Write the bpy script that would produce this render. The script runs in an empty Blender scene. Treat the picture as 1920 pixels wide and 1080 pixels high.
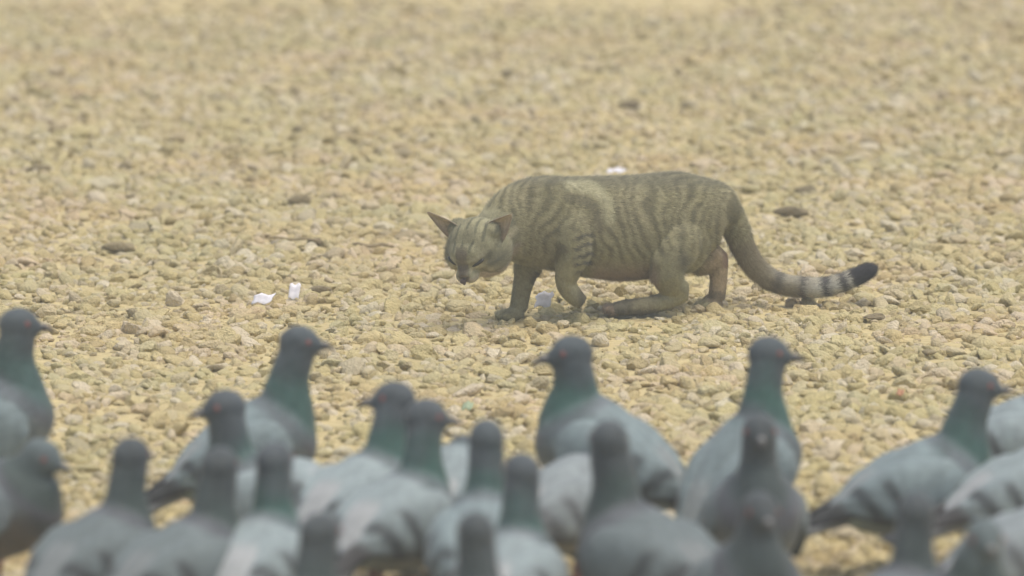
import bpy, bmesh, math, random
import numpy as np
from mathutils import Vector, noise

random.seed(7)
rng = np.random.default_rng(11)
SC = bpy.context.scene
COL = SC.collection

# ------------------------------------------------------------------ camera
F_PX, CAM_H = 11000.0, 1.66           # focal length in photo pixels, eye height
PITCH = math.atan(1698.0 / F_PX)
cam_d = bpy.data.cameras.new('camera')
cam = bpy.data.objects.new('camera', cam_d)
COL.objects.link(cam)
cam.location = (0, 0, CAM_H)
cam.rotation_euler = (math.pi / 2 - PITCH, 0, 0)
cam_d.sensor_width = 36.0
cam_d.lens = F_PX / 1920.0 * 36.0
cam_d.clip_start, cam_d.clip_end = 0.1, 2000
cam_d.dof.use_dof = True
cam_d.dof.focus_distance = 10.42
cam_d.dof.aperture_fstop = 3.6
SC.camera = cam

# ------------------------------------------------------------------ light
SUN_EL, SUN_AZ = math.radians(76), math.radians(120)     # azimuth from +Y (away) towards +X
w = bpy.data.worlds.new('World'); SC.world = w; w.use_nodes = True
nt = w.node_tree
bg = nt.nodes['Background']
sky = nt.nodes.new('ShaderNodeTexSky'); sky.sky_type = 'NISHITA'
sky.sun_disc = False
sky.sun_elevation = SUN_EL; sky.sun_rotation = SUN_AZ
sky.air_density = 1.0; sky.dust_density = 6.0; sky.ozone_density = 1.0
nt.links.new(sky.outputs[0], bg.inputs[0]); bg.inputs[1].default_value = 0.14
sl = bpy.data.lights.new('sun', 'SUN'); sl.energy = 1.3; sl.angle = math.radians(60)
sl.color = (1.0, 0.95, 0.86)
sun = bpy.data.objects.new('sun', sl); COL.objects.link(sun)
sd = Vector((math.sin(SUN_AZ) * math.cos(SUN_EL), math.cos(SUN_AZ) * math.cos(SUN_EL), math.sin(SUN_EL)))
sun.rotation_euler = sd.to_track_quat('Z', 'Y').to_euler()
sun.location = (0, 10, 8)
vs = SC.view_settings
vs.view_transform = 'Standard'; vs.look = 'None'; vs.exposure = 0.32; vs.gamma = 1.0

# ------------------------------------------------------------------ helpers
CP, SP = math.cos(PITCH), math.sin(PITCH)
def ray(u, v):
    a, b = (u - 960.0) / F_PX, (540.0 - v) / F_PX
    return np.array([a, CP + b * SP, -SP + b * CP])
def at_y(u, v, Y):
    d = ray(u, v); return np.array([0, 0, CAM_H]) + d * (Y / d[1])
def at_z(u, v, Z):
    d = ray(u, v); return np.array([0, 0, CAM_H]) + d * ((Z - CAM_H) / d[2])
def unit(v):
    v = np.asarray(v, float); return v / (np.linalg.norm(v) + 1e-12)

def mesh_obj(name, verts, faces, mat, parent=None, smooth=True, col=None, loc=None):
    me = bpy.data.meshes.new(name)
    me.from_pydata([tuple(map(float, p)) for p in verts], [], faces)
    finish(me, mat, smooth, col)
    return link(name, me, parent, loc)
def finish(me, mat, smooth=True, col=None):
    me.validate(); me.update()
    if mat: me.materials.append(mat)
    if smooth: me.polygons.foreach_set('use_smooth', [True] * len(me.polygons))
    if col is not None: set_col(me, col)
def set_col(me, col):
    at = me.color_attributes.new('Col', 'FLOAT_COLOR', 'POINT')
    c = np.ones((len(me.vertices), 4), np.float32); c[:, :3] = col
    at.data.foreach_set('color', c.ravel())
def link(name, me, parent=None, loc=None):
    o = bpy.data.objects.new(name, me); COL.objects.link(o)
    if parent is not None: o.parent = parent
    if loc is not None: o.location = loc
    return o
def empty(name, loc, label, cat, group=None):
    o = bpy.data.objects.new(name, None); COL.objects.link(o); o.location = loc
    o.empty_display_size = 0.05
    tag(o, label, cat, group); return o
def tag(o, label, cat, group=None):
    o['label'] = label; o['category'] = cat
    if group: o['group'] = group

class Geo:
    """collects closed pieces"""
    def __init__(s): s.v, s.f = [], []
    def add(s, v, f):
        n = len(s.v); s.v.extend(v); s.f.extend([tuple(i + n for i in q) for q in f])
    def tube(s, pts, rw, rh=None, side=None, n=14):
        """elliptic tube: rw along the side vector, rh across it"""
        pts = [np.asarray(p, float) for p in pts]; rh = rh or rw
        V, Fc = [], []; m = len(pts)
        for i, p in enumerate(pts):
            t = unit(pts[min(i + 1, m - 1)] - pts[max(i - 1, 0)])
            sd_ = np.array(side if side is not None else (0, 1, 0), float)
            if abs(np.dot(sd_, t)) > .95: sd_ = np.array([1., 0, 0])
            a = unit(sd_ - t * np.dot(sd_, t)); b = np.cross(t, a)
            for k in range(n):
                q = 2 * math.pi * k / n
                V.append(p + a * math.cos(q) * rw[i] + b * math.sin(q) * rh[i])
        for i in range(m - 1):
            for k in range(n):
                k2 = (k + 1) % n
                Fc.append((i * n + k, i * n + k2, (i + 1) * n + k2, (i + 1) * n + k))
        Fc.append(tuple(range(n - 1, -1, -1))); Fc.append(tuple((m - 1) * n + k for k in range(n)))
        s.add(V, Fc)
    def ell(s, c, ax, r, nu=16, nv=10):
        c = np.asarray(c, float); X, Y, Z = [np.asarray(a, float) for a in ax]
        V = [c + Z * r[2]]; Fc = []
        for j in range(1, nv):
            th = math.pi * j / nv
            for k in range(nu):
                ph = 2 * math.pi * k / nu
                V.append(c + X * r[0] * math.sin(th) * math.cos(ph) + Y * r[1] * math.sin(th) * math.sin(ph) + Z * r[2] * math.cos(th))
        V.append(c - Z * r[2]); L = len(V) - 1
        for k in range(nu):
            k2 = (k + 1) % nu
            Fc.append((0, 1 + k, 1 + k2)); Fc.append((L, 1 + (nv - 2) * nu + k2, 1 + (nv - 2) * nu + k))
            for j in range(nv - 2):
                a = 1 + j * nu
                Fc.append((a + k, a + nu + k, a + nu + k2, a + k2))
        s.add(V, Fc)
    def mesh(s, name):
        me = bpy.data.meshes.new(name); me.from_pydata([tuple(map(float, p)) for p in s.v], [], s.f); me.update()
        return me
    def obj(s, name, mat, parent=None, col=None): return mesh_obj(name, s.v, s.f, mat, parent, True, col)

def spline(P, n):
    """Catmull-Rom resample of rows (position + radii)"""
    P = np.asarray(P, float); m = len(P)
    Q = np.vstack([2 * P[0] - P[1], P, 2 * P[-1] - P[-2]]); out = []
    for x in np.linspace(0, m - 1, n):
        i = min(int(x), m - 2); t = x - i
        a, b, c, d = Q[i], Q[i + 1], Q[i + 2], Q[i + 3]
        out.append(.5 * (2 * b + (c - a) * t + (2 * a - 5 * b + 4 * c - d) * t * t + (3 * b - a - 3 * c + d) * t ** 3))
    return np.array(out)

def fuse(geo, name, voxel, iters, fac=.5):
    """one continuous skin over overlapping closed pieces"""
    o = bpy.data.objects.new('tmp', geo.mesh('tmp')); COL.objects.link(o)
    m = o.modifiers.new('r', 'REMESH'); m.mode = 'VOXEL'; m.voxel_size = voxel
    m = o.modifiers.new('s', 'SMOOTH'); m.iterations = iters; m.factor = fac
    dg = bpy.context.evaluated_depsgraph_get(); dg.update()
    me = bpy.data.meshes.new_from_object(o.evaluated_get(dg)); me.name = name
    tm = o.data; bpy.data.objects.remove(o); bpy.data.meshes.remove(tm)
    return me
def relax(me, iters, wgt):
    """Laplacian smoothing with a weight for each vertex"""
    X = coords(me); E = np.empty(len(me.edges) * 2, np.int32); me.edges.foreach_get('vertices', E); E = E.reshape(-1, 2)
    n = len(X); a = np.concatenate([E[:, 0], E[:, 1]]); b = np.concatenate([E[:, 1], E[:, 0]])
    deg = np.bincount(a, minlength=n)[:, None]; wgt = np.asarray(wgt)[:, None]
    for i in range(iters):
        f = .6 if i % 2 == 0 else -.56                     # keeps the volume
        avg = np.stack([np.bincount(a, X[b, k], minlength=n) for k in range(3)], 1) / deg
        X += (avg - X) * f * wgt
    me.vertices.foreach_set('co', X.astype(np.float32).ravel()); me.update()
def coords(me):
    a = np.empty(len(me.vertices) * 3, np.float32); me.vertices.foreach_get('co', a); return a.reshape(-1, 3).astype(float)
def sm(x, a, b):
    t = np.clip((np.asarray(x, float) - a) / (b - a), 0, 1); return t * t * (3 - 2 * t)
def mix(c, d, t):
    t = np.asarray(t)[:, None]; return c * (1 - t) + np.asarray(d, float) * t

# ------------------------------------------------------------------ materials
def mat_new(name, rough=.8, spec=.25):
    m = bpy.data.materials.new(name); m.use_nodes = True
    b = m.node_tree.nodes['Principled BSDF']
    b.inputs['Roughness'].default_value = rough; b.inputs['Specular IOR Level'].default_value = spec
    return m, m.node_tree, b
def node(t, kind, **kw):
    n = t.nodes.new(kind)
    for k, v in kw.items(): setattr(n, k, v)
    return n
def noise_node(t, scale, detail=3, coord='Object'):
    tc = node(t, 'ShaderNodeTexCoord'); n = node(t, 'ShaderNodeTexNoise')
    n.inputs['Scale'].default_value = scale; n.inputs['Detail'].default_value = detail
    t.links.new(tc.outputs[coord], n.inputs['Vector']); return n
def attr_mat(name, rough, nscale, amount, bump, bscale, sheen=0.0):
    m, t, b = mat_new(name, rough, .2)
    a = node(t, 'ShaderNodeVertexColor', layer_name='Col')
    n = noise_node(t, nscale, 4)
    mr = node(t, 'ShaderNodeMapRange'); mr.inputs[1].default_value = .3; mr.inputs[2].default_value = .7
    mr.inputs[3].default_value = 1 - amount; mr.inputs[4].default_value = 1 + amount
    t.links.new(n.outputs[0], mr.inputs[0])
    mx = node(t, 'ShaderNodeVectorMath', operation='MULTIPLY')
    t.links.new(a.outputs[0], mx.inputs[0]); t.links.new(mr.outputs[0], mx.inputs[1])
    t.links.new(mx.outputs[0], b.inputs['Base Color'])
    n2 = noise_node(t, bscale, 2); bp = node(t, 'ShaderNodeBump'); bp.inputs['Strength'].default_value = bump
    bp.inputs['Distance'].default_value = .002
    t.links.new(n2.outputs[0], bp.inputs['Height']); t.links.new(bp.outputs[0], b.inputs['Normal'])
    b.inputs['Sheen Weight'].default_value = sheen
    return m
def plain(name, rgb, rough=.7, spec=.25, var=.15, scale=120):
    m, t, b = mat_new(name, rough, spec)
    n = noise_node(t, scale, 3); r = node(t, 'ShaderNodeValToRGB')
    r.color_ramp.elements[0].position = .3; r.color_ramp.elements[1].position = .7
    r.color_ramp.elements[0].color = (*[c * (1 - var) for c in rgb], 1); r.color_ramp.elements[1].color = (*[min(1, c * (1 + var)) for c in rgb], 1)
    t.links.new(n.outputs[0], r.inputs[0]); t.links.new(r.outputs[0], b.inputs['Base Color'])
    return m
M_PLUM = attr_mat('plumage', .7, 90, .16, .5, 160, .12)
M_FUR = attr_mat('cat_fur', .85, 220, .16, .5, 420, .1)
M_BEAK = plain('beak', (.065, .062, .062), .5)
M_CERE = plain('cere', (.28, .28, .27), .6)
M_LEG = plain('pigeon_leg', (.34, .12, .09), .6)
M_EYE = plain('pigeon_eye', (.24, .075, .06), .25, .5)
M_CATEYE = plain('cat_eye', (.035, .032, .022), .3, .4)
M_NOSE = plain('cat_nose', (.09, .065, .05), .6)
M_PAPER = plain('paper', (.76, .76, .80), .8, .2, .16, 90)
M_STICK = plain('stick', (.33, .27, .16), .85, .2, .3, 60)
M_GREEN = plain('green_scrap', (.32, .40, .26), .6, .3, .2, 200)
M_RED = plain('red_scrap', (.42, .22, .12), .6, .3, .2, 200)

def stone_mat(name, stops, var=(.86, 1.10)):
    m, t, b = mat_new(name, .92, .12)
    oi = node(t, 'ShaderNodeObjectInfo'); r = node(t, 'ShaderNodeValToRGB')
    cr = r.color_ramp
    while len(cr.elements) < len(stops): cr.elements.new(.5)
    for e, (p, c) in zip(cr.elements, stops): e.position = p; e.color = (*c, 1)
    t.links.new(oi.outputs['Random'], r.inputs[0])
    n = noise_node(t, 1.6, 4); mr = node(t, 'ShaderNodeMapRange')
    mr.inputs[1].default_value = .3; mr.inputs[2].default_value = .7; mr.inputs[3].default_value, mr.inputs[4].default_value = var
    t.links.new(n.outputs[0], mr.inputs[0])
    mx = node(t, 'ShaderNodeVectorMath', operation='MULTIPLY')
    ge = node(t, 'ShaderNodeNewGeometry'); n3 = node(t, 'ShaderNodeTexNoise'); n3.inputs['Scale'].default_value = 2.6; n3.inputs['Detail'].default_value = 3
    t.links.new(ge.outputs['Position'], n3.inputs['Vector'])
    r3 = node(t, 'ShaderNodeValToRGB'); r3.color_ramp.elements.new(.5)
    for e, (p_, c_) in zip(r3.color_ramp.elements, ((.32, (.97, 1.0, .97)), (.5, (1, 1, 1)), (.68, (1.03, .97, .96)))): e.position = p_; e.color = (*c_, 1)
    t.links.new(n3.outputs[0], r3.inputs[0])
    m3 = node(t, 'ShaderNodeVectorMath', operation='MULTIPLY'); t.links.new(r.outputs[0], m3.inputs[0]); t.links.new(r3.outputs[0], m3.inputs[1])
    t.links.new(m3.outputs[0], mx.inputs[0]); t.links.new(mr.outputs[0], mx.inputs[1]); t.links.new(mx.outputs[0], b.inputs['Base Color'])
    n2 = noise_node(t, 4.5, 5); bp = node(t, 'ShaderNodeBump'); bp.inputs['Strength'].default_value = .48; bp.inputs['Distance'].default_value = .12
    t.links.new(n2.outputs[0], bp.inputs['Height']); t.links.new(bp.outputs[0], b.inputs['Normal'])
    return m
M_STONE = stone_mat('limestone_gravel', [(0, (.43, .355, .195)), (.18, (.545, .462, .235)), (.42, (.585, .508, .272)), (.60, (.54, .48, .28)), (.76, (.585, .492, .31)), (.92, (.67, .605, .435)), (1, (.39, .33, .195))])
M_DARKSTONE = stone_mat('brown_stone', [(0, (.25, .21, .13)), (1, (.36, .30, .185))])

def ground_mat():
    m, t, b = mat_new('sandy_ground', .95, .1)
    n1 = noise_node(t, 1.3, 4); n2 = noise_node(t, 60, 4)
    r = node(t, 'ShaderNodeValToRGB'); r.color_ramp.elements[0].position = .3; r.color_ramp.elements[1].position = .72
    r.color_ramp.elements[0].color = (.42, .35, .185, 1); r.color_ramp.elements[1].color = (.57, .485, .26, 1)
    ad = node(t, 'ShaderNodeMath', operation='MULTIPLY_ADD'); ad.inputs[1].default_value = .55
    sc = node(t, 'ShaderNodeMath', operation='MULTIPLY'); sc.inputs[1].default_value = .45
    t.links.new(n2.outputs[0], sc.inputs[0]); t.links.new(n1.outputs[0], ad.inputs[0]); t.links.new(sc.outputs[0], ad.inputs[2])
    t.links.new(ad.outputs[0], r.inputs[0]); t.links.new(r.outputs[0], b.inputs['Base Color'])
    tc = node(t, 'ShaderNodeTexCoord'); vo = node(t, 'ShaderNodeTexVoronoi'); vo.inputs['Scale'].default_value = 45
    t.links.new(tc.outputs['Object'], vo.inputs['Vector'])
    bp = node(t, 'ShaderNodeBump', invert=True); bp.inputs['Strength'].default_value = .7; bp.inputs['Distance'].default_value = .01
    t.links.new(vo.outputs['Distance'], bp.inputs['Height']); t.links.new(bp.outputs[0], b.inputs['Normal'])
    return m
M_GROUND = ground_mat()

# ------------------------------------------------------------------ ground
def gz(x, y):
    """gentle swell of the ground"""
    return (0.014 * noise.noise(Vector((x * .9, y * .45, 3.1))) + 0.006 * noise.noise(Vector((x * 2.7, y * 2.2, 8.0))))
def axis(lo, hi, step, far):
    a = list(np.arange(lo, hi + 1e-6, step)); o, s_ = [], step
    x = hi
    while x < far: s_ *= 1.5; x += s_; o.append(x)
    l, s_, x = [], step, lo
    while x > -far: s_ *= 1.5; x -= s_; l.append(x)
    return l[::-1] + a + o
xs, ys = axis(-3.2, 3.2, .1, 250), axis(3, 19, .1, 300)
gv = [(x, y, gz(x, y) - 0.0015) for y in ys for x in xs]
nx = len(xs)
gf = [(j * nx + i, j * nx + i + 1, (j + 1) * nx + i + 1, (j + 1) * nx + i) for j in range(len(ys) - 1) for i in range(nx - 1)]
ground = mesh_obj('ground', gv, gf, M_GROUND); ground['kind'] = 'structure'

# stone shapes (radius about 1), shared by all stones
def stone_mesh(k, sub=2):
    bm = bmesh.new(); bmesh.ops.create_icosphere(bm, subdivisions=sub, radius=1)
    off = Vector((k * 7.3, k * 3.1, k * 1.7)); r = random.Random(k)
    cuts = [(Vector((r.gauss(0, 1), r.gauss(0, 1), r.gauss(0, 1))).normalized(), r.uniform(.48, .82)) for _ in range(9)]
    for v in bm.verts:
        p = v.co.copy()
        for n_, d in cuts:
            e = p.dot(n_) - d
            if e > 0: p -= n_ * e * .95
        p *= 1.08 + .30 * noise.noise(p * 1.6 + off)
        v.co = Vector((p.x * r_ax[k % 12][0], p.y * r_ax[k % 12][1], p.z * r_ax[k % 12][2]))
    me = bpy.data.meshes.new('stone'); bm.to_mesh(me); bm.free()
    return me
r_ax = [(random.uniform(1.0, 1.35), random.uniform(.8, 1.05), random.uniform(.55, .85)) for _ in range(12)]
STONES = []
for k in range(12):
    me = stone_mesh(k); me.materials.append(M_STONE)
    me.polygons.foreach_set('use_smooth', [k % 6 != 0] * len(me.polygons)); STONES.append(me)
lib = bpy.data.collections.new('stone_shapes')
for k, me in enumerate(STONES):
    lib.objects.link(bpy.data.objects.new('stone_shape_%02d' % k, me))

def gravel(name, pts, rot, scl, idx):
    me = bpy.data.meshes.new(name); me.from_pydata(pts.tolist(), [], [])
    for nm, ty, key, arr in (('rot', 'FLOAT_VECTOR', 'vector', rot), ('scl', 'FLOAT_VECTOR', 'vector', scl), ('idx', 'INT', 'value', idx)):
        a = me.attributes.new(nm, ty, 'POINT'); a.data.foreach_set(key, np.ascontiguousarray(arr, np.int32 if ty == 'INT' else np.float32).ravel())
    me.materials.append(M_STONE)
    o = link(name, me); o['kind'] = 'stuff'
    tag(o, 'pale tan limestone gravel covering the whole ground', 'gravel')
    ng = bpy.data.node_groups.new('scatter_stones', 'GeometryNodeTree')
    ng.interface.new_socket('Geometry', in_out='INPUT', socket_type='NodeSocketGeometry')
    ng.interface.new_socket('Geometry', in_out='OUTPUT', socket_type='NodeSocketGeometry')
    N = ng.nodes.new; gi, go = N('NodeGroupInput'), N('NodeGroupOutput')
    ip = N('GeometryNodeInstanceOnPoints'); ci = N('GeometryNodeCollectionInfo')
    ci.inputs['Collection'].default_value = lib; ci.inputs['Separate Children'].default_value = True; ci.inputs['Reset Children'].default_value = True
    def na(nm, ty):
        n = N('GeometryNodeInputNamedAttribute'); n.data_type = ty; n.inputs['Name'].default_value = nm; return n.outputs['Attribute']
    e2r = N('FunctionNodeEulerToRotation')
    L = ng.links.new
    L(gi.outputs[0], ip.inputs['Points']); L(ci.outputs[0], ip.inputs['Instance']); ip.inputs['Pick Instance'].default_value = True
    L(na('idx', 'INT'), ip.inputs['Instance Index']); L(na('rot', 'FLOAT_VECTOR'), e2r.inputs[0]); L(e2r.outputs[0], ip.inputs['Rotation'])
    L(na('scl', 'FLOAT_VECTOR'), ip.inputs['Scale']); L(ip.outputs[0], go.inputs[0])
    md = o.modifiers.new('scatter', 'NODES'); md.node_group = ng
    return o
N_ST = 100000
Y0g, Y1g = 6.4, 16.4
yy = rng.uniform(Y0g, Y1g, N_ST * 2); hw = .0885 * yy + .65; hmax = .0885 * Y1g + .65
xx = rng.uniform(-hmax, hmax, N_ST * 2); keep = np.abs(xx) < hw
# bare sand begins at the far side of the gravel
edge = 15.75 + .45 * np.array([noise.noise(Vector((x * 1.1, 2.0, 0))) for x in xx])
keep &= rng.uniform(0, 1, N_ST * 2) > sm(yy, edge - .5, edge + .25) * .93
xx, yy = xx[keep][:N_ST], yy[keep][:N_ST]
n = len(xx)
rad = np.clip(rng.lognormal(math.log(.0112), .36, n) * np.array([1 + .45 * noise.noise(Vector((x * 1.6, y * .9, 5))) for x, y in zip(xx, yy)]), .0045, .026)
zz = np.array([gz(x, y) for x, y in zip(xx, yy)]) + rng.uniform(-.45, .30, n) * rad - .002
PAWS = [at_z(u_, v_, 0)[:2] for u_, v_ in ((958, 597), (975, 595), (1150, 588), (1180, 588), (1215, 585), (1250, 580), (1330, 578), (1020, 580))]
dp = np.min(np.stack([np.hypot(xx - q[0], (yy - q[1]) * .6) for q in PAWS]), axis=0)
zz -= np.where(dp < .045, rad * .3, 0)          # pressed down under the paws
rot = np.stack([rng.normal(0, .4, n), rng.normal(0, .4, n), rng.uniform(0, 6.28, n)], 1)
scl = np.stack([rad * rng.uniform(.9, 1.2, n), rad, rad * rng.uniform(.75, 1.1, n)], 1)
gravel('gravel', np.stack([xx, yy, zz], 1), rot, scl, rng.integers(0, 12, n))

# the 300 largest single stones, parts of the ground
for i in range(286):
    y = 8.2 + 6.6 * random.random() ** 1.25; x = random.uniform(-1, 1) * (.0875 * y - .02)
    if min(math.hypot(x - q[0], (y - q[1]) * .5) for q in PAWS) < .09: x += .25
    r = random.uniform(.016, .025)
    o = link('stone', STONES[random.randrange(12)], ground, (x, y, gz(x, y) + r * random.uniform(.05, .3)))
    o.rotation_euler = (random.gauss(0, .3), random.gauss(0, .3), random.uniform(0, 6.28))
    o.scale = (r * random.uniform(.95, 1.35), r, r * random.uniform(.7, 1))
DARK = [me.copy() for me in STONES[:4]]
for me in DARK: me.materials[0] = M_DARKSTONE
for u, v, wpx, hpx in ((565, 380, 44, 24), (225, 466, 52, 24), (1510, 354, 40, 14), (558, 240, 26, 14), (1485, 400, 60, 22), (590, 458, 28, 14),
                       (960, 145, 40, 16), (75, 320, 40, 16), (1640, 600, 40, 12), (1335, 562, 34, 20), (1742, 668, 30, 16), (405, 690, 26, 14), (600, 545, 40, 14), (1180, 200, 40, 16)):
    p = at_z(u, v, .006); s_ = F_PX / p[1]
    o = link('stone', DARK[(u + v) % 4], ground, (p[0], p[1], gz(p[0], p[1]) + .006))
    o.location.z += hpx / s_ * .25; o.scale = (wpx / s_ * .55, wpx / s_ * .42, hpx / s_ * .75); o.rotation_euler = (0, 0, random.uniform(-.5, .5))

# ------------------------------------------------------------------ litter
def scrap(name, u, v, wpx, hpx, mat, label, cat, lift=.012, tilt=.5, seed=1):
    p = at_z(u, v, lift); p[2] += .006; s_ = F_PX / p[1]; r = random.Random(seed)
    W, H = wpx / s_, hpx / s_ ; g = []; nU, nV = 6, 4
    ol = [r.uniform(.72, 1.08) for _ in range(nV + 1)]
    for th in (0, .0012):
        for j in range(nV + 1):
            for i in range(nU + 1):
                a, b = i / nU - .5, j / nV - .5
                x = a * W * ol[j] + b * W * .25 * r.uniform(.6, 1)
                g.append((x, -b * .012 * 0 + (.01 * b) * math.cos(tilt), b * H + .0022 * math.sin(a * 9 + seed) + th * 1))
    nn = (nU + 1) * (nV + 1); f = []
    for j in range(nV):
        for i in range(nU):
            a = j * (nU + 1) + i; q = (a, a + 1, a + nU + 2, a + nU + 1)
            f.append(q); f.append(tuple(nn + k for k in q[::-1]))
    ring = [i for i in range(nU + 1)] + [j * (nU + 1) + nU for j in range(1, nV + 1)] + [nV * (nU + 1) + i for i in range(nU - 1, -1, -1)] + [j * (nU + 1) for j in range(nV - 1, 0, -1)]
    for a, b in zip(ring, ring[1:] + ring[:1]): f.append((b, a, a + nn, b + nn))
    o = mesh_obj(name, g, f, mat, None, True, None, tuple(p)); tag(o, label, cat)
    return o
scrap('paper_scrap', 493, 567, 42, 16, M_PAPER, 'flat white paper scrap on gravel beside a small upright scrap', 'paper scrap', seed=3)
scrap('paper_scrap', 552, 553, 20, 26, M_PAPER, 'small white paper scrap standing upright on the gravel', 'paper scrap', .016, .2, 5)
scrap('paper_scrap', 1020, 568, 36, 26, M_PAPER, 'white paper scrap between the front paws of the cat', 'paper scrap', .016, .3, 9)
scrap('paper_scrap', 1155, 325, 34, 6, M_PAPER, 'white paper scrap just behind the back of the cat', 'paper scrap', .012, .3, 14)
scrap('plastic_scrap', 877, 768, 22, 12, M_GREEN, 'tiny green plastic scrap on the gravel among the pigeons', 'plastic scrap', .014, .3, 21)
scrap('plastic_scrap', 1688, 743, 14, 9, M_RED, 'tiny rust red scrap on bare gravel', 'plastic scrap', .014, .3, 23)
def stick(u0, v0, u1, v1, rpx, label):
    a, b = at_z(u0, v0, .016), at_z(u1, v1, .016); g = Geo(); s_ = F_PX / a[1]
    P = [a + (b - a) * t + np.array([0, .004 * math.sin(t * 7 + u0), .002 * math.sin(t * 11)]) for t in np.linspace(0, 1, 8)]
    g.tube(P, [rpx / s_ * k for k in (.7, 1, 1.05, .95, 1.05, .9, .95, .6)], n=8)
    o = g.obj('stick', M_STICK); tag(o, label, 'stick')
stick(502, 446, 605, 450, 2.6, 'long thin brown stick lying on open gravel, away from the cat')
stick(662, 458, 738, 461, 3.6, 'short thick brown stick lying by the ear of the cat')

# ------------------------------------------------------------------ pigeons
BA = np.array([-.126, -.105, -.07, -.02, .03, .062, .085])
BB = np.array([.008, .006, .002, -.003, -.003, .002, .008])
BW = np.array([.013, .029, .046, .057, .058, .049, .020])
BH = np.array([.009, .023, .042, .058, .061, .052, .020])

STY = {  # linear base colours: back/wing, belly, breast, neck, head, bars, primaries, rump
    'blue': dict(wing=(0.189, 0.242, 0.246), belly=(.155, .18, .175), breast=(.11, .13, .13), neck=(.044, .108, .090), head=(.07, .088, .095), bar=(.03, .034, .037), prim=(0.036, 0.038, 0.038), rump=(0.242, 0.275, 0.275), tail=(0.066, 0.070, 0.070)),
    'dark': dict(wing=(0.131, 0.162, 0.163), belly=(.125, .14, .14), breast=(.085, .095, .097), neck=(.05, .074, .068), head=(.058, .07, .074), bar=(.028, .03, .032), prim=(0.029, 0.029, 0.030), rump=(0.176, 0.198, 0.198), tail=(0.056, 0.056, 0.058)),
    'pale': dict(wing=(0.244, 0.298, 0.301), belly=(.19, .20, .185), breast=(.125, .14, .14), neck=(.044, .108, .090), head=(.07, .085, .093), bar=(.04, .044, .047), prim=(0.051, 0.051, 0.051), rump=(0.330, 0.352, 0.352), tail=(0.077, 0.077, 0.077)),
    'white': dict(wing=(0.249, 0.288, 0.291), belly=(.18, .175, .15), breast=(.15, .16, .16), neck=(.06, .09, .08), head=(.07, .085, .093), bar=(.10, .105, .11), prim=(0.066, 0.066, 0.066), rump=(0.418, 0.429, 0.429), tail=(0.091, 0.091, 0.091)),
    'dusky': dict(wing=(0.156, 0.187, 0.194), belly=(.10, .088, .072), breast=(.05, .058, .054), neck=(.043, .063, .057), head=(.10, .13, .133), bar=(.028, .028, .03), prim=(0.030, 0.030, 0.030), rump=(0.176, 0.198, 0.198), tail=(0.052, 0.052, 0.052)),
}
def grid_solid(outer, inner, nu, nv):
    V = list(outer) + list(inner); nn = len(outer); f = []
    for i in range(nu - 1):
        for j in range(nv - 1):
            a = i * nv + j; q = (a, a + nv, a + nv + 1, a + 1)
            f.append(q); f.append(tuple(nn + k for k in q[::-1]))
    ring = [j for j in range(nv)] + [i * nv + nv - 1 for i in range(1, nu)] + [(nu - 1) * nv + j for j in range(nv - 2, -1, -1)] + [i * nv for i in range(nu - 2, 0, -1)]
    for a, b in zip(ring, ring[1:] + ring[:1]): f.append((a, b, b + nn, a + nn))
    return V, f

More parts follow.
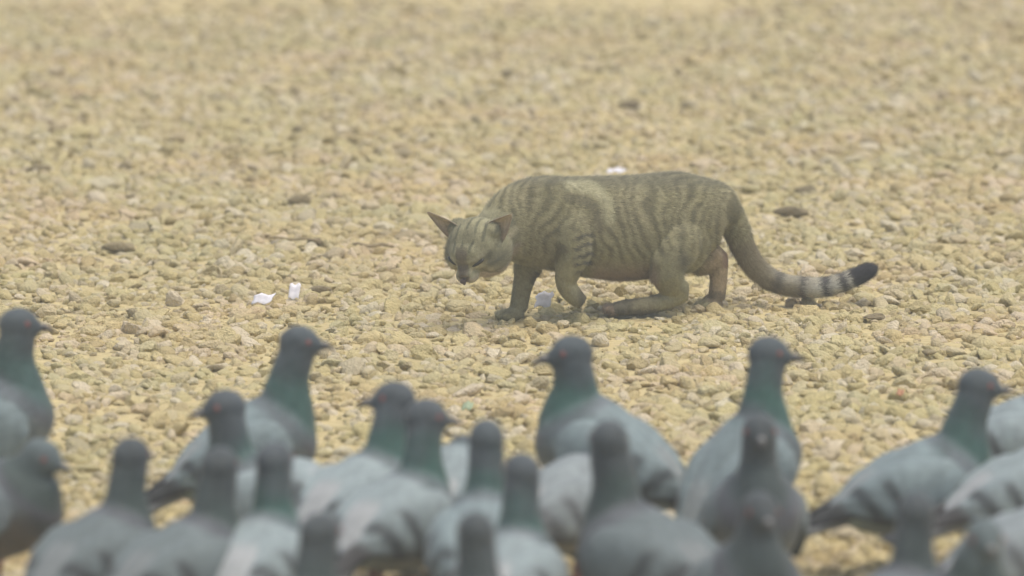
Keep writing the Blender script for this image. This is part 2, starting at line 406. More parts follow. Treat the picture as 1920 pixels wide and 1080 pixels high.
def pigeon(label, u, v, yaw, pitch=32, neck=.085, lean=80, look=None, nod=0, scale=1.12, style='blue', lift=.118, group='feral pigeons gathered on the gravel'):
    """(u, v): where the middle of the head is seen; yaw: 0 faces +X, 90 faces away from the camera"""
    S = dict(STY[style]); p = math.radians(pitch); jit = random.uniform(.90, 1.08)
    gr = random.uniform(.55, 1.1); S['neck'] = tuple(np.array(S['neck']) * gr + np.array(S['head']) * (1 - gr) * .95)
    look = yaw if look is None else look
    A = np.array([math.cos(p), 0, math.sin(p)]); U = np.array([-math.sin(p), 0, math.cos(p)]); Yv = np.array([0, 1., 0])
    C = np.array([0, 0, lift])
    droop = float(1 - sm(pitch, 8, 16))
    def B(a, y, b):
        k_ = np.clip((-a - .045) / .08, 0, 2)
        return C + A * a + Yv * y + U * (b + .006 * np.exp(-((a + .03) / .04) ** 2) * sm(b, 0, .02) - droop * .016 * k_ ** 1.5)
    l = math.radians(lean); nd = np.array([math.cos(l), 0, math.sin(l)])
    NB = B(.052, 0, .012); H = NB + nd * neck
    lk = math.radians(look - yaw); hp = math.radians(nod)
    hf = np.array([math.cos(lk) * math.cos(hp), math.sin(lk) * math.cos(hp), math.sin(hp)])
    hl = np.array([-math.sin(lk), math.cos(lk), 0]); hu = np.cross(hf, hl)
    hu = hu if hu[2] > 0 else -hu
    # place: head centre on the line of sight, feet on the ground
    y_ = math.radians(yaw); ca, sa = math.cos(y_), math.sin(y_)
    hz = H[2] * scale
    P = at_z(u, v, hz + .004)
    bx, by = P[0] - scale * (H[0] * ca - H[1] * sa), P[1] - scale * (H[0] * sa + H[1] * ca)
    root = empty('pigeon', (bx, by, gz(bx, by) + .004), label, 'pigeon', group)
    root.rotation_euler = (0, 0, y_); root.scale = (scale,) * 3
    # body, neck and head: one skin
    g = Geo()
    T = spline(np.stack([BA, BB, BW, BH], 1), 18)
    g.tube([B(a, 0, b) for a, b, _, _ in T], [r[2] for r in T], [r[3] for r in T], side=(0, 1, 0), n=20)
    c1 = NB + nd * neck * .5 - np.array([.003, 0, 0])
    rn = .030 if neck > .07 else .034
    N_ = spline([[*B(.022, 0, -.002), .052, .055], [*(NB * .85 + B(.05, 0, -.02) * .15), .041, .047], [*c1, rn - .006, rn - .001], [*(NB + nd * neck * .82 - hf * .001), .0225, .0250], [*(H + hf * .001), .020, .021]], 14)
    g.tube([r[:3] for r in N_], [r[3] for r in N_], [r[4] for r in N_], side=(0, 1, 0), n=18)
    g.ell(H - hf * .001, (hf, hl, hu), (.0285, .0225, .0245)); g.ell(H + hf * .017 - hu * .003, (hf, hl, hu), (.0155, .0130, .0130))
    for s in (-1, 1):
        g.tube([B(-.012, s * .026, -.03), np.array([.0 - .004, s * .024, lift - .068])], [.021, .009], n=10)
    me = fuse(g, 'body', .0036, 7)
    X = coords(me)
    # plumage
    rel = X - C; a = rel @ A; b = rel @ U
    tn = (X - NB) @ nd / neck
    rad_n = np.linalg.norm(np.cross(X - NB, nd), axis=1)
    col = np.tile(np.array(S['wing']) * jit, (len(X), 1))
    col = mix(col, S['belly'], sm(-b, .0, .03))
    col = mix(col, S['rump'], sm(-a, .045, .07) * sm(b, -.01, .01))
    col = mix(col, S['breast'], sm(a, .045, .07) * sm(-b, .0, .03))
    nz0 = np.array([noise.noise(Vector(q * 30) + Vector((u, v, 0))) for q in X])
    te = tn + 6.5 * np.clip((X - NB)[:, 0], -.07, .05)
    nk = sm(te + .2 * nz0, -.2, .3) * sm(-rad_n, -.075, -.055)
    col = mix(col, S['neck'], nk)
    pur = sm(te, -.18, .02) * (1 - sm(te, .05, .35)) * sm(-rad_n, -.075, -.055)
    col = mix(col, (.10, .09, .115), pur * .45)
    col = mix(col, S['head'], sm(tn + .25 * nz0, .35, .95))
    nz = np.array([noise.noise(Vector(q * 38)) for q in X]); col *= (1 + .12 * nz)[:, None]
    finish(me, M_PLUM, True, np.clip(col, .01, 1)); link('body', me, root)
    # wings
    def prof(aa):
        return np.interp(aa, BA, BB), np.interp(aa, BA, BW), np.interp(aa, BA, BH)
    for s in (-1, 1):
        nu, nv = 30, 13; out, inn, wc = [], [], []
        for i in range(nu):
            q = i / (nu - 1); aa = .060 - q * .238
            tt = math.radians(np.interp(q, [0, .08, .3, .62, 1], [72, 45, 24, 14, 40])); tb = math.radians(np.interp(q, [0, .1, .35, .6, .85, 1], [88, 112, 124, 112, 82, 62]))
            b0, w0, h0 = prof(aa)
            if aa < -.10:
                k = min(1, (-.10 - aa) / .08); b0 = .006 - .004 * k; w0 = .027 - .013 * k; h0 = .022 - .012 * k
            for j in range(nv):
                r = j / (nv - 1); th = tt + (tb - tt) * r
                off = .0075 * math.sin(math.pi * min(1, .12 + q * 1.1) * .9) * sm(r, 0, .5) + .0012 + .0028 * r - .0085 * (1 - sm(r, 0, .22)) * (1 - sm(q, .7, .85)) - .007 * (1 - sm(q, 0, .16))
                ridge = .0007 * math.sin((r * 5 + q * 9) * math.pi) * sm(q, .25, .5)
                y, z = (w0 + off + ridge) * math.sin(th), (h0 + off + ridge) * math.cos(th)
                out.append(B(aa, s * y, b0 + z)); inn.append(B(aa, s * max(.001, y - .0045 * math.sin(th) - .0015), b0 + z - .003 * math.cos(th)))
                c = np.array(S['wing']) * jit
                d = lambda ctr, wd: float(max(0, 1 - abs(q + .10 * r - ctr) / wd)) ** .5
                bar = max(d(.66, .046) * float(sm(r, .12, .24)), d(.51, .038) * float(sm(r, .28, .42)))
                c = c * (1 - bar) + np.array(S['bar']) * bar
                e = float(sm(q + .05 * r, .70, .77)); c = c * (1 - e) + np.array(S['prim']) * e
                sh = float(sm(r, .80, .93)) * float(sm(q, .3, .5)); c = c * (1 - sh * .85) + np.array(S['prim']) * sh * .85
                c = c * (1 + .10 * noise.noise(Vector((q * 14, r * 7 + s * 3, label.__len__()))))
                wc.append(c)
        V, f = grid_solid(out, inn, nu, nv)
        if s < 0: f = [q[::-1] for q in f]
        wing = mesh_obj('wing', V, f, M_PLUM, root, True, np.array(wc + wc))
        # flight feathers showing past the coverts
        V, f, fc = [], [], []
        for k in range(5):
            o_, i_ = [], []
            for i in range(10):
                q = i / 9; a_ = -.075 - q * (.138 - .014 * k)
                t_ = min(1, max(0, (-.10 - a_) / .08)); w0 = .030 - .015 * t_; h0 = .022 - .013 * t_
                for j in (0, 1, 2):
                    th = math.radians(50 + 13 * k - 6 * q * k + (j - 1) * 9 * (1 - .75 * q ** 3))
                    y, z = (w0 + .004 - .0007 * k) * math.sin(th), (h0 + .003) * math.cos(th)
                    o_.append(B(a_, s * y, .004 + z)); i_.append(B(a_, s * (y - .0016), .004 + z - .0012))
            v2, f2 = grid_solid(o_, i_, 10, 3)
            if s < 0: f2 = [q[::-1] for q in f2]
            nb = len(V); V += v2; f += [tuple(x + nb for x in q) for q in f2]
            fc += [np.array(S['prim']) * (1.15 if k % 2 else .85)] * len(v2)
        mesh_obj('flight_feathers', V, f, M_PLUM, wing, True, np.array(fc))
    # tail
    o_, i_, tc_ = [], [], []
    for i in range(12):
        q = i / 11; a_ = -.085 - q * .130; hw_ = .017 + .016 * q
        for j in range(9):
            y = (j / 4 - 1) * hw_; crown = .005 * (1 - (j / 4 - 1) ** 2)
            end = -.006 * (j / 4 - 1) ** 2 * (q > .95)
            z = .002 + .004 * q + crown + .0006 * (j % 2)
            o_.append(B(a_ - end, y, z)); i_.append(B(a_ - end, y, z - .004 - .010 * (1 - q)))
            c = np.array(S['tail'])
            e = sm(q, .68, .76); c = c * (1 - e) + np.array(S['bar']) * 1.1 * e
            if j in (0, 8): c = c * .4 + np.array((.25, .26, .26)) * .6
            tc_.append(c)
    V, f = grid_solid(o_, i_, 12, 9)
    mesh_obj('tail', V, f, M_PLUM, root, True, np.array(tc_ + tc_))
    # beak, cere, eyes
    g = Geo(); b0 = H + hf * .0275 - hu * .0045
    g.tube([b0, b0 + hf * .008 - hu * .0002, b0 + hf * .015 - hu * .0008, b0 + hf * .0215 - hu * .0055], [.0050, .0038, .0030, .0010], [.0052, .0040, .0031, .0010], side=hl, n=10)
    bk = g.obj('beak', M_BEAK, root)
    g = Geo(); g.ell(b0 + hf * .006 + hu * .0042, (hf, hl, hu), (.0058, .0046, .0028), 10, 6); g.obj('cere', M_CERE, bk)
    for s in (-1, 1):
        g = Geo(); g.ell(H + hf * .0120 + hl * s * .0172 + hu * .0035, (hf, hl, hu), (.0042, .0028, .0042), 10, 6); g.obj('eye', M_EYE, root)
    # legs
    for s in (-1, 1):
        k_ = np.array([-.004, s * .024, lift - .06]); an = np.array([-.010, s * .025, .012])
        g = Geo(); g.tube([k_, k_ * .5 + an * .5, an], [.0056, .0042, .0042], n=8)
        leg = g.obj('leg', M_LEG, root)
        g = Geo()
        for ang, ln in ((0, .034), (28, .028), (-28, .028), (180, .018)):
            d = np.array([math.cos(math.radians(ang)), math.sin(math.radians(ang)), 0]); f0 = an * [1, 1, 0] + [0, 0, .0075]
            g.tube([f0 - d * .003, f0 + d * ln * .5 + [0, 0, .001], f0 + d * ln - [0, 0, .004]], [.0042, .0035, .0014], n=7)
        g.obj('foot', M_LEG, leg)
    return root

PIGEONS = [
    # label, u, v, yaw, pitch, neck, lean, look, nod, scale, style
    ('upright grey pigeon standing tall directly behind the hunched dusky pigeon', 36, 608, 12, 44, .098, 84, 0, 0, 1.09, 'blue'),
    ('hunched dusky pigeon with pale head and almost black breast', 78, 858, 340, 22, .045, 62, 335, -12, 1.09, 'dusky'),
    ('plain grey pigeon seen from behind next to the hunched dusky pigeon', 246, 850, 56, 12, .096, 80, 60, 0, 1.09, 'dark'),
    ('tall slate necked pigeon facing right with dark tail stretched out behind', 562, 636, 12, 28, .108, 76, -2, 0, 1.09, 'blue'),
    ('pigeon facing left with pale back, standing in front of the slate necked pigeon', 420, 756, 164, 4, .098, 84, 195, -4, 1.09, 'pale'),
    ('dark necked pigeon with sloping grey back, in front of the pale backed one', 412, 868, 50, 12, .094, 80, 70, 0, 1.1, 'dark'),
    ('green necked pigeon with pale blue back, seen from behind', 515, 856, 74, 8, .098, 84, 70, 0, 1.09, 'pale'),
    ('dark pigeon peering away in front of the green necked, pale blue backed pigeon', 600, 992, 60, 14, .09, 80, 60, 0, 1.09, 'dark'),
    ('pale pigeon with its dark head turned back over its body to the left', 738, 740, 54, 10, .102, 78, 176, -2, 1.09, 'pale'),
    ('pale winged pigeon with black wing bars and dark head facing right', 800, 774, 56, 10, .102, 82, 10, -4, 1.09, 'pale'),
    ('purple collared pigeon facing away with only the back of its head showing', 912, 810, 84, 12, .100, 84, 92, 0, 1.1, 'blue'),
    ('pigeon with broad green neck and light shoulders standing between purple collar and whitish bird', 978, 870, 76, 10, .100, 84, 110, 0, 1.09, 'pale'),
    ('blackish necked pigeon at the front of the flock before the broad green neck', 892, 994, 110, 26, .086, 84, 100, 0, 1.09, 'dark'),
    ('whitish rumped pigeon with its head hidden behind a broad dark headed pigeon', 1138, 864, 48, 12, .036, 35, 30, -12, 1.09, 'white', .10),
    ('slate headed pigeon facing left with dark barred wing and long tail', 1070, 656, 160, 30, .082, 86, 190, -3, 1.17, 'blue'),
    ('broad dark headed pigeon with plump grey body before the slate headed one', 1142, 812, 132, 12, .104, 82, 105, 0, 1.19, 'dark'),
    ('tall upright pigeon with red eye looking right', 1442, 656, 40, 42, .106, 82, 0, -2, 1.09, 'blue'),
    ('pigeon facing forward with its face showing below the tall red eyed pigeon', 1424, 800, 275, 34, .082, 84, 272, -4, 1.09, 'dark'),
    ('low pigeon facing forward with pale face, in front of another forward facing pigeon', 1425, 946, 290, 30, .07, 80, 285, -8, 1.09, 'dark'),
    ('side on pigeon facing right with black wing bars and straight dark tail', 1836, 710, 10, 19, .104, 74, 0, -4, 1.09, 'blue'),
    ('pale pigeon with one black bar, its wing behind the beak of the side on pigeon', 2010, 690, 10, 16, .07, 70, 0, 0, 1.09, 'pale'),
    ('pale pigeon with a dark wing tip, standing before the breast of the side on pigeon', 2035, 775, 20, 14, .07, 70, 10, 0, 1.09, 'pale'),
    ('whitish lavender backed pigeon overlapping the legs of the side on pigeon', 2045, 880, 20, 14, .07, 70, 10, 0, 1.09, 'white'),
    ('dark headed pigeon looking away, standing under the belly of the side on pigeon', 1718, 952, 60, 12, .096, 84, 90, 0, 1.1, 'dark'),
    ('greenish necked pigeon with brown breast below the whitish lavender back', 1846, 1004, 330, 30, .07, 80, 280, -6, 1.09, 'dusky'),
    ('small pale breasted pigeon half hidden behind the purple collared one', 868, 842, 80, 12, .03, 40, 80, -20, 1.05, 'pale'),
]
for q in PIGEONS: pigeon(*q)

# ------------------------------------------------------------------ the cat
SPX = 1038.0
YC = 10.47
def cp(u, v, dy): return at_y(u, v, YC + dy)
def px(r): return r / SPX
cat = empty('cat', tuple(at_z(1180, 585, 0)), 'crouching sandy grey tabby wildcat stalking with head low and black ringed tail', 'cat')
ORG = np.array(cat.location)
AX = unit((-.27, -.13, 0)); LAT = np.array([-AX[1], AX[0], 0]); ZU = np.array([0, 0, 1.])   # forward; LAT points to the far/near side
if LAT[1] > 0: LAT = -LAT            # towards the camera
g = Geo()
TOR = [(1372, 404, .055, 25, 26), (1345, 392, .045, 45, 52), (1305, 402, .03, 61, 79), (1262, 412, .012, 66, 91), (1190, 427, -.015, 73, 98), (1120, 426, -.045, 71, 95), (1055, 420, -.075, 62, 88), (1005, 416, -.10, 57, 84), (962, 424, -.125, 49, 72), (930, 440, -.155, 42, 50), (905, 452, -.18, 36, 40)]
TOR = spline([[*cp(u, v, d), px(a), px(b)] for u, v, d, a, b in TOR], 36)
g.tube([r[:3] for r in TOR], [r[3] for r in TOR], [r[4] for r in TOR], side=LAT, n=28)
def limb(rows, n=12):
    R = spline([[*cp(u, v, d), px(r)] for u, v, d, r in rows], 16); g.tube([r[:3] for r in R], [r[3] for r in R], n=n); return R
# shoulder blade and haunch of the near side
g.ell(cp(1050, 412, -.108), (AX, LAT, ZU), (px(54), px(32), px(74))); g.ell(cp(1006, 364, -.115), (AX, LAT, ZU), (px(48), px(28), px(28)))
g.ell(cp(1280, 430, -.012), (AX, LAT, ZU), (px(60), px(40), px(84)))
g.ell(cp(1305, 425, .085), (AX, LAT, ZU), (px(50), px(34), px(72)))
LEGS = []
LEGS.append(limb([(1285, 415, -.01, 30), (1270, 455, -.035, 44), (1248, 505, -.06, 34), (1262, 535, -.055, 25), (1281, 548, -.05, 17), (1255, 562, -.055, 17), (1210, 573, -.06, 16), (1168, 577, -.065, 15)]))
g.ell(cp(1163, 578, -.066), (AX, LAT, ZU), (px(24), px(19), px(13)))
LEGS.append(limb([(1300, 455, .06, 44), (1316, 486, .055, 33), (1345, 480, .05, 20), (1347, 520, .05, 17), (1344, 560, .048, 16)]))
g.ell(cp(1334, 571, .043), (AX, LAT, ZU), (px(24), px(18), px(12)))
LEGS.append(limb([(1045, 385, -.085, 30), (1062, 425, -.108, 42), (1072, 475, -.125, 34), (1064, 512, -.13, 24), (1062, 535, -.13, 19), (1078, 556, -.13, 17), (1094, 568, -.13, 12)]))
LEGS.append(limb([(1002, 450, -.06, 38), (988, 505, -.065, 24), (978, 545, -.07, 18), (972, 580, -.075, 17)]))
g.ell(cp(961, 590, -.082), (AX, LAT, ZU), (px(24), px(20), px(13)))
for (u, v, d) in ((1142, 580, -.068), (1316, 573, .04), (941, 592, -.086)):
    for q in range(4): g.ell(cp(u + (2 if q in (0, 3) else -2), v, d) + LAT * (q - 1.5) * .0095, (AX, LAT, ZU), (.0105, .0055, .0075), 10, 6)
# tail
TL = [(1362, 398, .055, 30), (1380, 430, .062, 26), (1396, 470, .068, 22.5), (1420, 506, .072, 21), (1456, 530, .075, 20), (1505, 539, .075, 19), (1555, 537, .072, 18), (1600, 521, .07, 17), (1632, 506, .068, 14), (1640, 502, .068, 5)]
TAIL = limb(TL, 14); TAIL = spline([[*cp(u, v, d), px(r)] for u, v, d, r in TL], 60)
# head
HC = cp(893, 463, -.208)
yw, pt = math.radians(28), math.radians(37)
hf = np.array([-math.sin(yw) * math.cos(pt), -math.cos(yw) * math.cos(pt), -math.sin(pt)])
hl = np.array([math.cos(yw), -math.sin(yw), 0.]); hu = np.cross(hl, hf); hu = hu if hu[2] > 0 else -hu
HS = 1.1
def hp(f, l, u): return HC + (hf * f + hl * l + hu * u) * HS
g.ell(hp(0, 0, .004), (hf, hl, hu), (0.0517, 0.0506, 0.0473))
g.ell(hp(.022, 0, .012), (hf, hl, hu), (0.0330, 0.0374, 0.0286))
for s in (-1, 1):
    g.ell(hp(.000, s * .032, -.012), (hf, hl, hu), (0.0396, 0.0242, 0.0308))
    g.ell(hp(.047, s * .0085, -.016), (hf, hl, hu), (0.0171, 0.0127, 0.0116))
    g.ell(hp(-.012, s * .030, .026), (hf, hl, hu), (0.0198, 0.0176, 0.0176))
g.tube([hp(.02, 0, .012), hp(.042, 0, .003), hp(.060, 0, -.009)], [.0264, .016, .011], [.0198, .0138, .0088], side=hl, n=14)
g.ell(hp(.040, 0, -.024), (hf, hl, hu), (0.0176, 0.0132, 0.0099))
g.ell(hp(-.005, .012, -.03), (hf, hl, hu), (0.0396, 0.0374, 0.0242))
me = fuse(g, 'body', .0024, 3)
X = coords(me)
inh = sm(np.linalg.norm(X - HC, axis=1), .055, .085)
relax(me, 60, np.clip(inh, .12, 1) * (.2 + .8 * sm(X[:, 2], .025, .05))); relax(me, 24, sm(X[:, 2], .07, .11) * inh)
X = coords(me)
# coat pattern, with some light painted in -----------------------------------------------------------
NZ = lambda P, k, o=0: np.array([noise.noise(Vector(q * k) + Vector((o, o * 2, 0))) for q in P])
U_ = X[:, 0] * SPX + 960; V_ = 585 - X[:, 2] * SPX * .988 + (YC - X[:, 1]) * 163          # side view coordinates, photo pixel sized
def dist_path(X, R):
    d = np.full(len(X), 9.); t = np.zeros(len(X))
    for i, r in enumerate(R):
        e = np.linalg.norm(X - r[:3], axis=1) - (r[3] if len(r) > 3 else 0); k = e < d; d[k] = e[k]; t[k] = i / (len(R) - 1)
    return d, t
nA, nB, nC = NZ(X, 14), NZ(X, 34, 3), NZ(X, 90, 7)
base = np.array((.325, .303, .168)); col = np.tile(base, (len(X), 1))
col = mix(col, (.33, .30, .18), sm(nA, -.1, .5) * .6)
belly = sm(V_, 478, 522) * sm(U_, 1095, 1115) * (1 - sm(U_, 1222, 1240)); col = mix(col, (.34, .265, .185), 1.0 * belly * sm(U_, 960, 1090) * (1 - sm(U_, 1230, 1290)))
dT, tT = dist_path(X, TAIL); dH = np.linalg.norm(X - HC, axis=1)
dL = [dist_path(X, [[*r] for r in R]) for R in LEGS]
istail = (dT < .012) & (tT > .12)
# flank stripes: slanting, broken, wavy
near = X[:, 1]
ph = U_ / 19.0 + 1.7 * nA + .5 * nB + (V_ - 400) * (-.008) + np.where(U_ < 1120, (V_ - 400) * .022, 0) + np.where(U_ > 1250, (V_ - 400) * .022, 0)
st = sm(np.sin(ph * 2 * math.pi), -.05, .7) * sm(nA + .5 * nB, -.75, -.2)
st *= (1 - .9 * sm(V_, 470, 515))
col = mix(col, (.40, .365, .225), (1 - sm(np.sin(ph * 2 * math.pi), -.95, -.3)) * .45 * (1 - sm(V_, 460, 500)))
col = mix(col, (.135, .126, .074), st * .68)
col = mix(col, (.14, .138, .095), sm(-V_, -366, -340) * .6)            # darker spine line
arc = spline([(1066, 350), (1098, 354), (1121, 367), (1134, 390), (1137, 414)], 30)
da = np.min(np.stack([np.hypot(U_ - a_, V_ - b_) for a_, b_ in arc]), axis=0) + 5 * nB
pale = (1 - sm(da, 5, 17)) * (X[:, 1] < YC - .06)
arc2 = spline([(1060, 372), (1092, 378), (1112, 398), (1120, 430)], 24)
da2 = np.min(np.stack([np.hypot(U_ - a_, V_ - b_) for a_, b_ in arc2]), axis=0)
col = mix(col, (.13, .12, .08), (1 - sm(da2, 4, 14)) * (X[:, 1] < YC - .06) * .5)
col = mix(col, (.47, .45, .28), pale * .85)  # lit edge of the shoulder blade, painted pale along the arc
# legs: bars on the forearm and elbow, dark soles
for k, (d, t) in enumerate(dL):
    t0_ = {0: .58, 1: .12, 2: .46, 3: .3}[k]
    on = (d < .012) & (t > t0_) & ~istail
    c = np.tile(np.array((.285, .268, .158) if k in (0, 2, 3) else (.42, .325, .20)), (on.sum(), 1))
    bl_ = sm(t[on], t0_, t0_ + .2)[:, None] * .85; col[on] = col[on] * (1 - bl_) + c * bl_
d, t = dL[2]
barr = sm(np.sin((V_ + .25 * (U_ - 1085) + 5 * nB) * 2 * math.pi / 17), .0, .6) * sm(U_, 1066, 1080) * (1 - sm(U_, 1104, 1112)) * sm(V_, 430, 445) * (1 - sm(V_, 508, 520)) * (X[:, 1] < YC - .10)
col = mix(col, (.06, .06, .055), barr * .85)
col = mix(col, (.07, .065, .05), ((d < .012) & (t > .74)) * sm(U_, 1074, 1092) * .8)
d, t = dL[0]; col = mix(col, (.085, .08, .06), np.exp(-((U_ - 1275) / 12) ** 2 - ((V_ - 490) / 22) ** 2) * .7)
col = mix(col, (.09, .085, .06), ((d < .012) & (t > .93)) * sm(nB, -.4, .2) * .7)
col = mix(col, (.10, .095, .07), ((d < .012) & (t > .55)) * sm(V_, 576, 584) * .8)
d, t = dL[3]; col = mix(col, (.07, .065, .055), ((d < .012) & (t > .3) & (t < .5)) * sm(U_, 990, 1002) * .7)
d, t = dL[1]; col = mix(col, (.10, .09, .06), ((d < .012) & (t > .9)) * .6); col = mix(col, (.20, .12, .085), ((d < .014) & (t > .3) & (t < .62)) * sm(U_, 1350, 1362) * .7)
# tail: rings and black tip
tc = np.tile(np.array((.27, .235, .15)), (len(X), 1))
tc = mix(tc, (.58, .57, .48), sm(tT, .5, .62))
tc = mix(tc, (.42, .40, .31), sm(X[:, 2] - np.interp(tT, np.linspace(0, 1, 60), TAIL[:, 2]), .0, .014) * sm(tT, .3, .45) * .8)  # highlight along the top of the tail, painted into the colour
def ring(c, w_): return np.exp(-(np.abs(tT + .012 * nB - c) / w_) ** 4)
for c, w_, k in ((.43, .024, .55), (.545, .014, .75), (.645, .021, .95), (.715, .016, .9)): tc = mix(tc, (.055, .055, .058), ring(c, w_) * k)
tc = mix(tc, (.045, .045, .05), sm(tT, .742, .765))
bl = sm(tT, .12, .2) * istail; col = col * (1 - bl)[:, None] + tc * bl[:, None]
# head
L = (X - HC) / HS; lf, ll, lu = L @ hf, L @ hl, L @ hu
ih = (1 - sm(dH, .072, .092)) * (U_ < 985)
hc = np.tile(np.array((.245, .235, .14)), (len(X), 1)) * (1 + .35 * nB)[:, None]
sy = np.abs(ll)
fs = sm(np.cos(ll * 2 * math.pi / .0150 + nB * 2.2), .2, .9) * sm(lu + .006 * nB, .022, .034) * (lf > -.03) * sm(nB + nC, -.5, .1)
hc = mix(hc, (.085, .088, .055), fs * .8)
hc = mix(hc, (.15, .13, .085), (sy < .010) * sm(lf, .03, .045) * (lu > -.016))                    # bridge
hc = mix(hc, (.10, .08, .06), (sy < .008) * sm(lf, .050, .058) * .8)
for s in (-1, 1):
    e = ((ll - s * .0215) / .0125) ** 2
    hc = mix(hc, (.54, .52, .38), np.exp(-e - ((lu + .002) / .0045) ** 2) * (lf > .015) * .95)   # pale line under the eye
    hc = mix(hc, (.42, .40, .28), np.exp(-e - ((lu - .0165) / .004) ** 2) * (lf > .015) * .7)
    hc = mix(hc, (.075, .075, .05), np.exp(-((ll - s * .043) / .016) ** 2 - ((lu + .002 + .15 * (np.abs(ll) - .03)) / .0035) ** 2) * .6)
    hc = mix(hc, (.08, .08, .055), np.exp(-((ll - s * .040) / .016) ** 2 - ((lu + .021) / .0035) ** 2) * .45)
hc = mix(hc, (.50, .45, .36), sm(-lu, .019, .028) * sm(lf, .0, .02))
hc = mix(hc, (.42, .38, .26), np.exp(-((sy - .036) / .010) ** 2 - ((lu + .014) / .006) ** 2) * .7)
hc = mix(hc, (.40, .33, .25), sm(-lu, .026, .040) * .8)
hc = mix(hc, (.40, .36, .29), np.exp(-((sy - .014) / .009) ** 2) * sm(lf, .040, .050) * sm(-lu, .008, .016) * .9)
col = col * (1 - ih)[:, None] + hc * ih[:, None]
col *= (1 + .16 * nC + .08 * nB)[:, None]
col = np.clip(col, .02, .9)
me.vertices.foreach_set('co', (X - ORG).astype(np.float32).ravel())
finish(me, M_FUR, True, col); body = link('body', me, cat)
# short coat: tapered blades lying along the skin
me.calc_loop_triangles()
T = np.empty(len(me.loop_triangles) * 3, np.int32); me.loop_triangles.foreach_get('vertices', T); T = T.reshape(-1, 3)
nrm = np.empty(len(me.vertices) * 3, np.float32); me.vertex_normals.foreach_get('vector', nrm) if hasattr(me, 'vertex_normals') else me.vertices.foreach_get('normal', nrm)
nrm = nrm.reshape(-1, 3)
ar = np.linalg.norm(np.cross(X[T[:, 1]] - X[T[:, 0]], X[T[:, 2]] - X[T[:, 0]]), axis=1)
NH = 150000
pick = rng.choice(len(T), NH, p=ar / ar.sum()); r1, r2 = np.sqrt(rng.random(NH)), rng.random(NH)
wts = np.stack([1 - r1, r1 * (1 - r2), r1 * r2], 1)
tri = T[pick]
P = (X[tri] * wts[:, :, None]).sum(1); Nn = (nrm[tri] * wts[:, :, None]).sum(1); Nn /= np.linalg.norm(Nn, axis=1)[:, None]
Cc = (col[tri] * wts[:, :, None]).sum(1)
v0 = tri[:, 0]
flow = np.tile(-AX * 1.0 + np.array([0, 0, -.45]), (NH, 1))
tdir = np.gradient(TAIL[:, :3], axis=0); tdir /= np.linalg.norm(tdir, axis=1)[:, None]
k = istail[v0]; flow[k] = tdir[np.clip((tT[v0][k] * 59).astype(int), 0, 59)]
for d, t in dL:
    k = (d[v0] < .012) & (t[v0] > .35) & ~istail[v0]; flow[k] = (0, 0, -1)
k = ih[v0] > .5; flow[k] = -hf
flow = flow - Nn * (flow * Nn).sum(1)[:, None]; flow /= np.linalg.norm(flow, axis=1)[:, None] + 1e-9
dirn = flow + Nn * rng.uniform(.15, .6, NH)[:, None] + rng.normal(0, .16, (NH, 3)); dirn /= np.linalg.norm(dirn, axis=1)[:, None]
ln = np.full(NH, .0100); ln[istail[v0]] = .0125
for d, t in dL: ln[(d[v0] < .012) & (t[v0] > .35) & ~istail[v0]] = .0055
ln[k] = .0065; ln[k & (np.abs(ll[v0]) > .032) & (lu[v0] < .01)] = .011; ln[(ih[v0] > .5) & (lf[v0] > .03)] = .003
ln *= rng.uniform(.7, 1.25, NH)
sidev = np.cross(dirn, Nn); sidev /= np.linalg.norm(sidev, axis=1)[:, None]; wd = .0006
P0 = P - Nn * .0006 - ORG
V = np.empty((NH, 3, 3)); V[:, 0] = P0 - sidev * wd; V[:, 1] = P0 + sidev * wd; V[:, 2] = P0 + dirn * ln[:, None]
hm = bpy.data.meshes.new('fur'); hm.vertices.add(NH * 3); hm.loops.add(NH * 3); hm.polygons.add(NH)
hm.vertices.foreach_set('co', V.astype(np.float32).ravel())
hm.loops.foreach_set('vertex_index', np.arange(NH * 3, dtype=np.int32)); hm.polygons.foreach_set('loop_start', np.arange(0, NH * 3, 3, dtype=np.int32))
hm.update(); hm.materials.append(M_FUR); hm.polygons.foreach_set('use_smooth', [True] * NH)
tint = rng.uniform(.82, 1.2, NH)[:, None]
set_col(hm, np.clip(np.repeat(Cc * tint, 3, axis=0), .02, .9))
hm.normals_split_custom_set_from_vertices(np.repeat(Nn, 3, axis=0).tolist())
fur = link('fur', hm, cat); fur['kind'] = 'stuff'
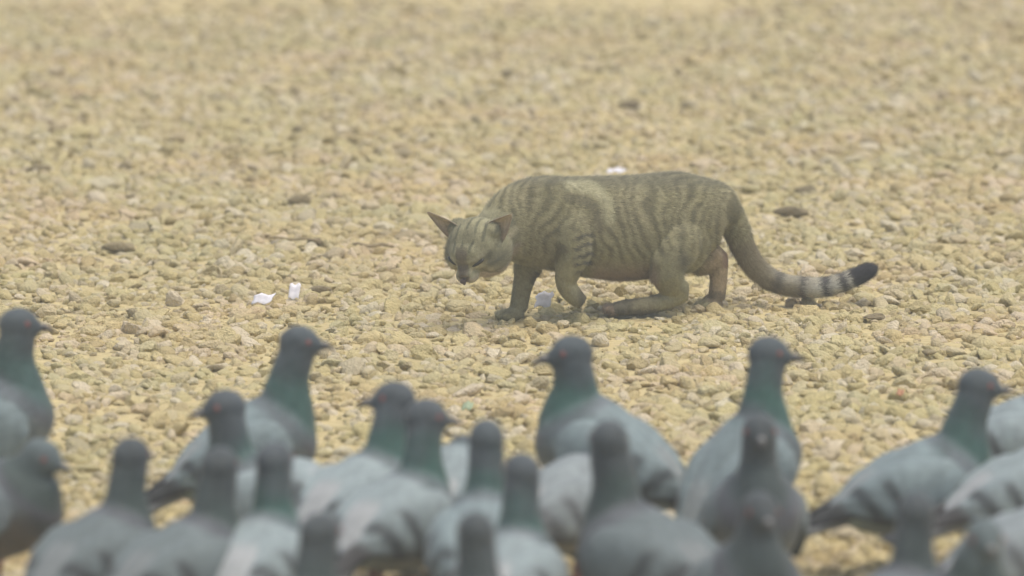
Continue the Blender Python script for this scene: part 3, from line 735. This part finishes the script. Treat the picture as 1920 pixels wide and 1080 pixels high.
# ears
def ear(base, tip, lat, front, wid):
    ax_ = tip - base; ln_ = np.linalg.norm(ax_); ax_ = ax_ / ln_
    lat = unit(lat - ax_ * np.dot(lat, ax_)); fr = np.cross(ax_, lat); fr = fr if np.dot(fr, front) > 0 else -fr
    o_, i_, c1, c2 = [], [], [], []
    for i in range(14):
        s = i / 13; w_ = wid * (1 - s) ** .8 * (1 + .25 * math.sin(math.pi * s)) + .0012
        for j in range(9):
            f_ = j / 4 - 1
            q = base + ax_ * (s * ln_ - .012) + lat * w_ * f_ - fr * (.016 * (1 - f_ * f_) * (1 - s) ** .8)
            o_.append(q - ORG); i_.append(q + fr * .0028 - ORG)
            dk = float(sm(s, .72, 1)); c1.append(np.array((.22, .19, .13)) * (1 - dk) + np.array((.09, .075, .055)) * dk)
            inn = np.array((.47, .385, .25)) * (.9 + .2 * noise.noise(Vector((s * 8, f_ * 9, 0)))); rim = float(abs(f_) > .7) * .6
            c2.append(inn * (1 - rim) + np.array((.28, .21, .14)) * rim)
    V, f = grid_solid(o_, i_, 14, 9)
    return mesh_obj('ear', V, f, M_FUR, cat, True, np.array(c1 + c2))
ear(hp(-.004, -.035, .029), hp(-.020, -.087, .060), hl * -.35 - hu * .75 + hf * .2, hf + hu * .3, .017)
ear(hp(-.012, .038, .026), hp(-.040, .073, .052), hl * .75 - hu * .65, hf + hl * -.1, .021)
# eyes and nose
for s in (-1, 1):
    g = Geo(); c = hp(.0405, s * .0220, .0065)
    e1 = unit(hl * s + hu * .38 - hf * .5); e3 = unit(hu - e1 * np.dot(hu, e1)); e2 = np.cross(e1, e3)
    g.ell(c - ORG, (e1, e2, e3), (.0135, .0062, .0038), 12, 8); g.obj('eye', M_CATEYE, cat)
g = Geo(); g.ell(hp(.0655, 0, -.0135) - ORG, (hf, hl, hu), (.005, .0065, .0045), 12, 8); g.ell(hp(.0645, 0, -.018) - ORG, (hf, hl, hu), (.004, .003, .004), 10, 6)
g.obj('nose', M_NOSE, cat)

# ------------------------------------------------------------------ dusty air
hz_v = [(x, y, z) for z in (-1.2, 2.0) for y in (-460, 470) for x in (-430, 430)]
hz_f = [(0, 2, 3, 1), (4, 5, 7, 6), (0, 1, 5, 4), (2, 6, 7, 3), (0, 4, 6, 2), (1, 3, 7, 5)]
mh = bpy.data.materials.new('dusty_air'); mh.use_nodes = True; t = mh.node_tree
for n_ in list(t.nodes):
    if n_.type == 'BSDF_PRINCIPLED': t.nodes.remove(n_)
pv = t.nodes.new('ShaderNodeVolumePrincipled'); pv.inputs['Color'].default_value = (.86, .90, .84, 1); pv.inputs['Density'].default_value = .012
t.links.new(pv.outputs[0], [n_ for n_ in t.nodes if n_.type == 'OUTPUT_MATERIAL'][0].inputs['Volume'])
hz = mesh_obj('haze', hz_v, hz_f, mh, None, False); hz['kind'] = 'stuff'
tag(hz, 'thin pale dusty air over the gravel', 'haze')
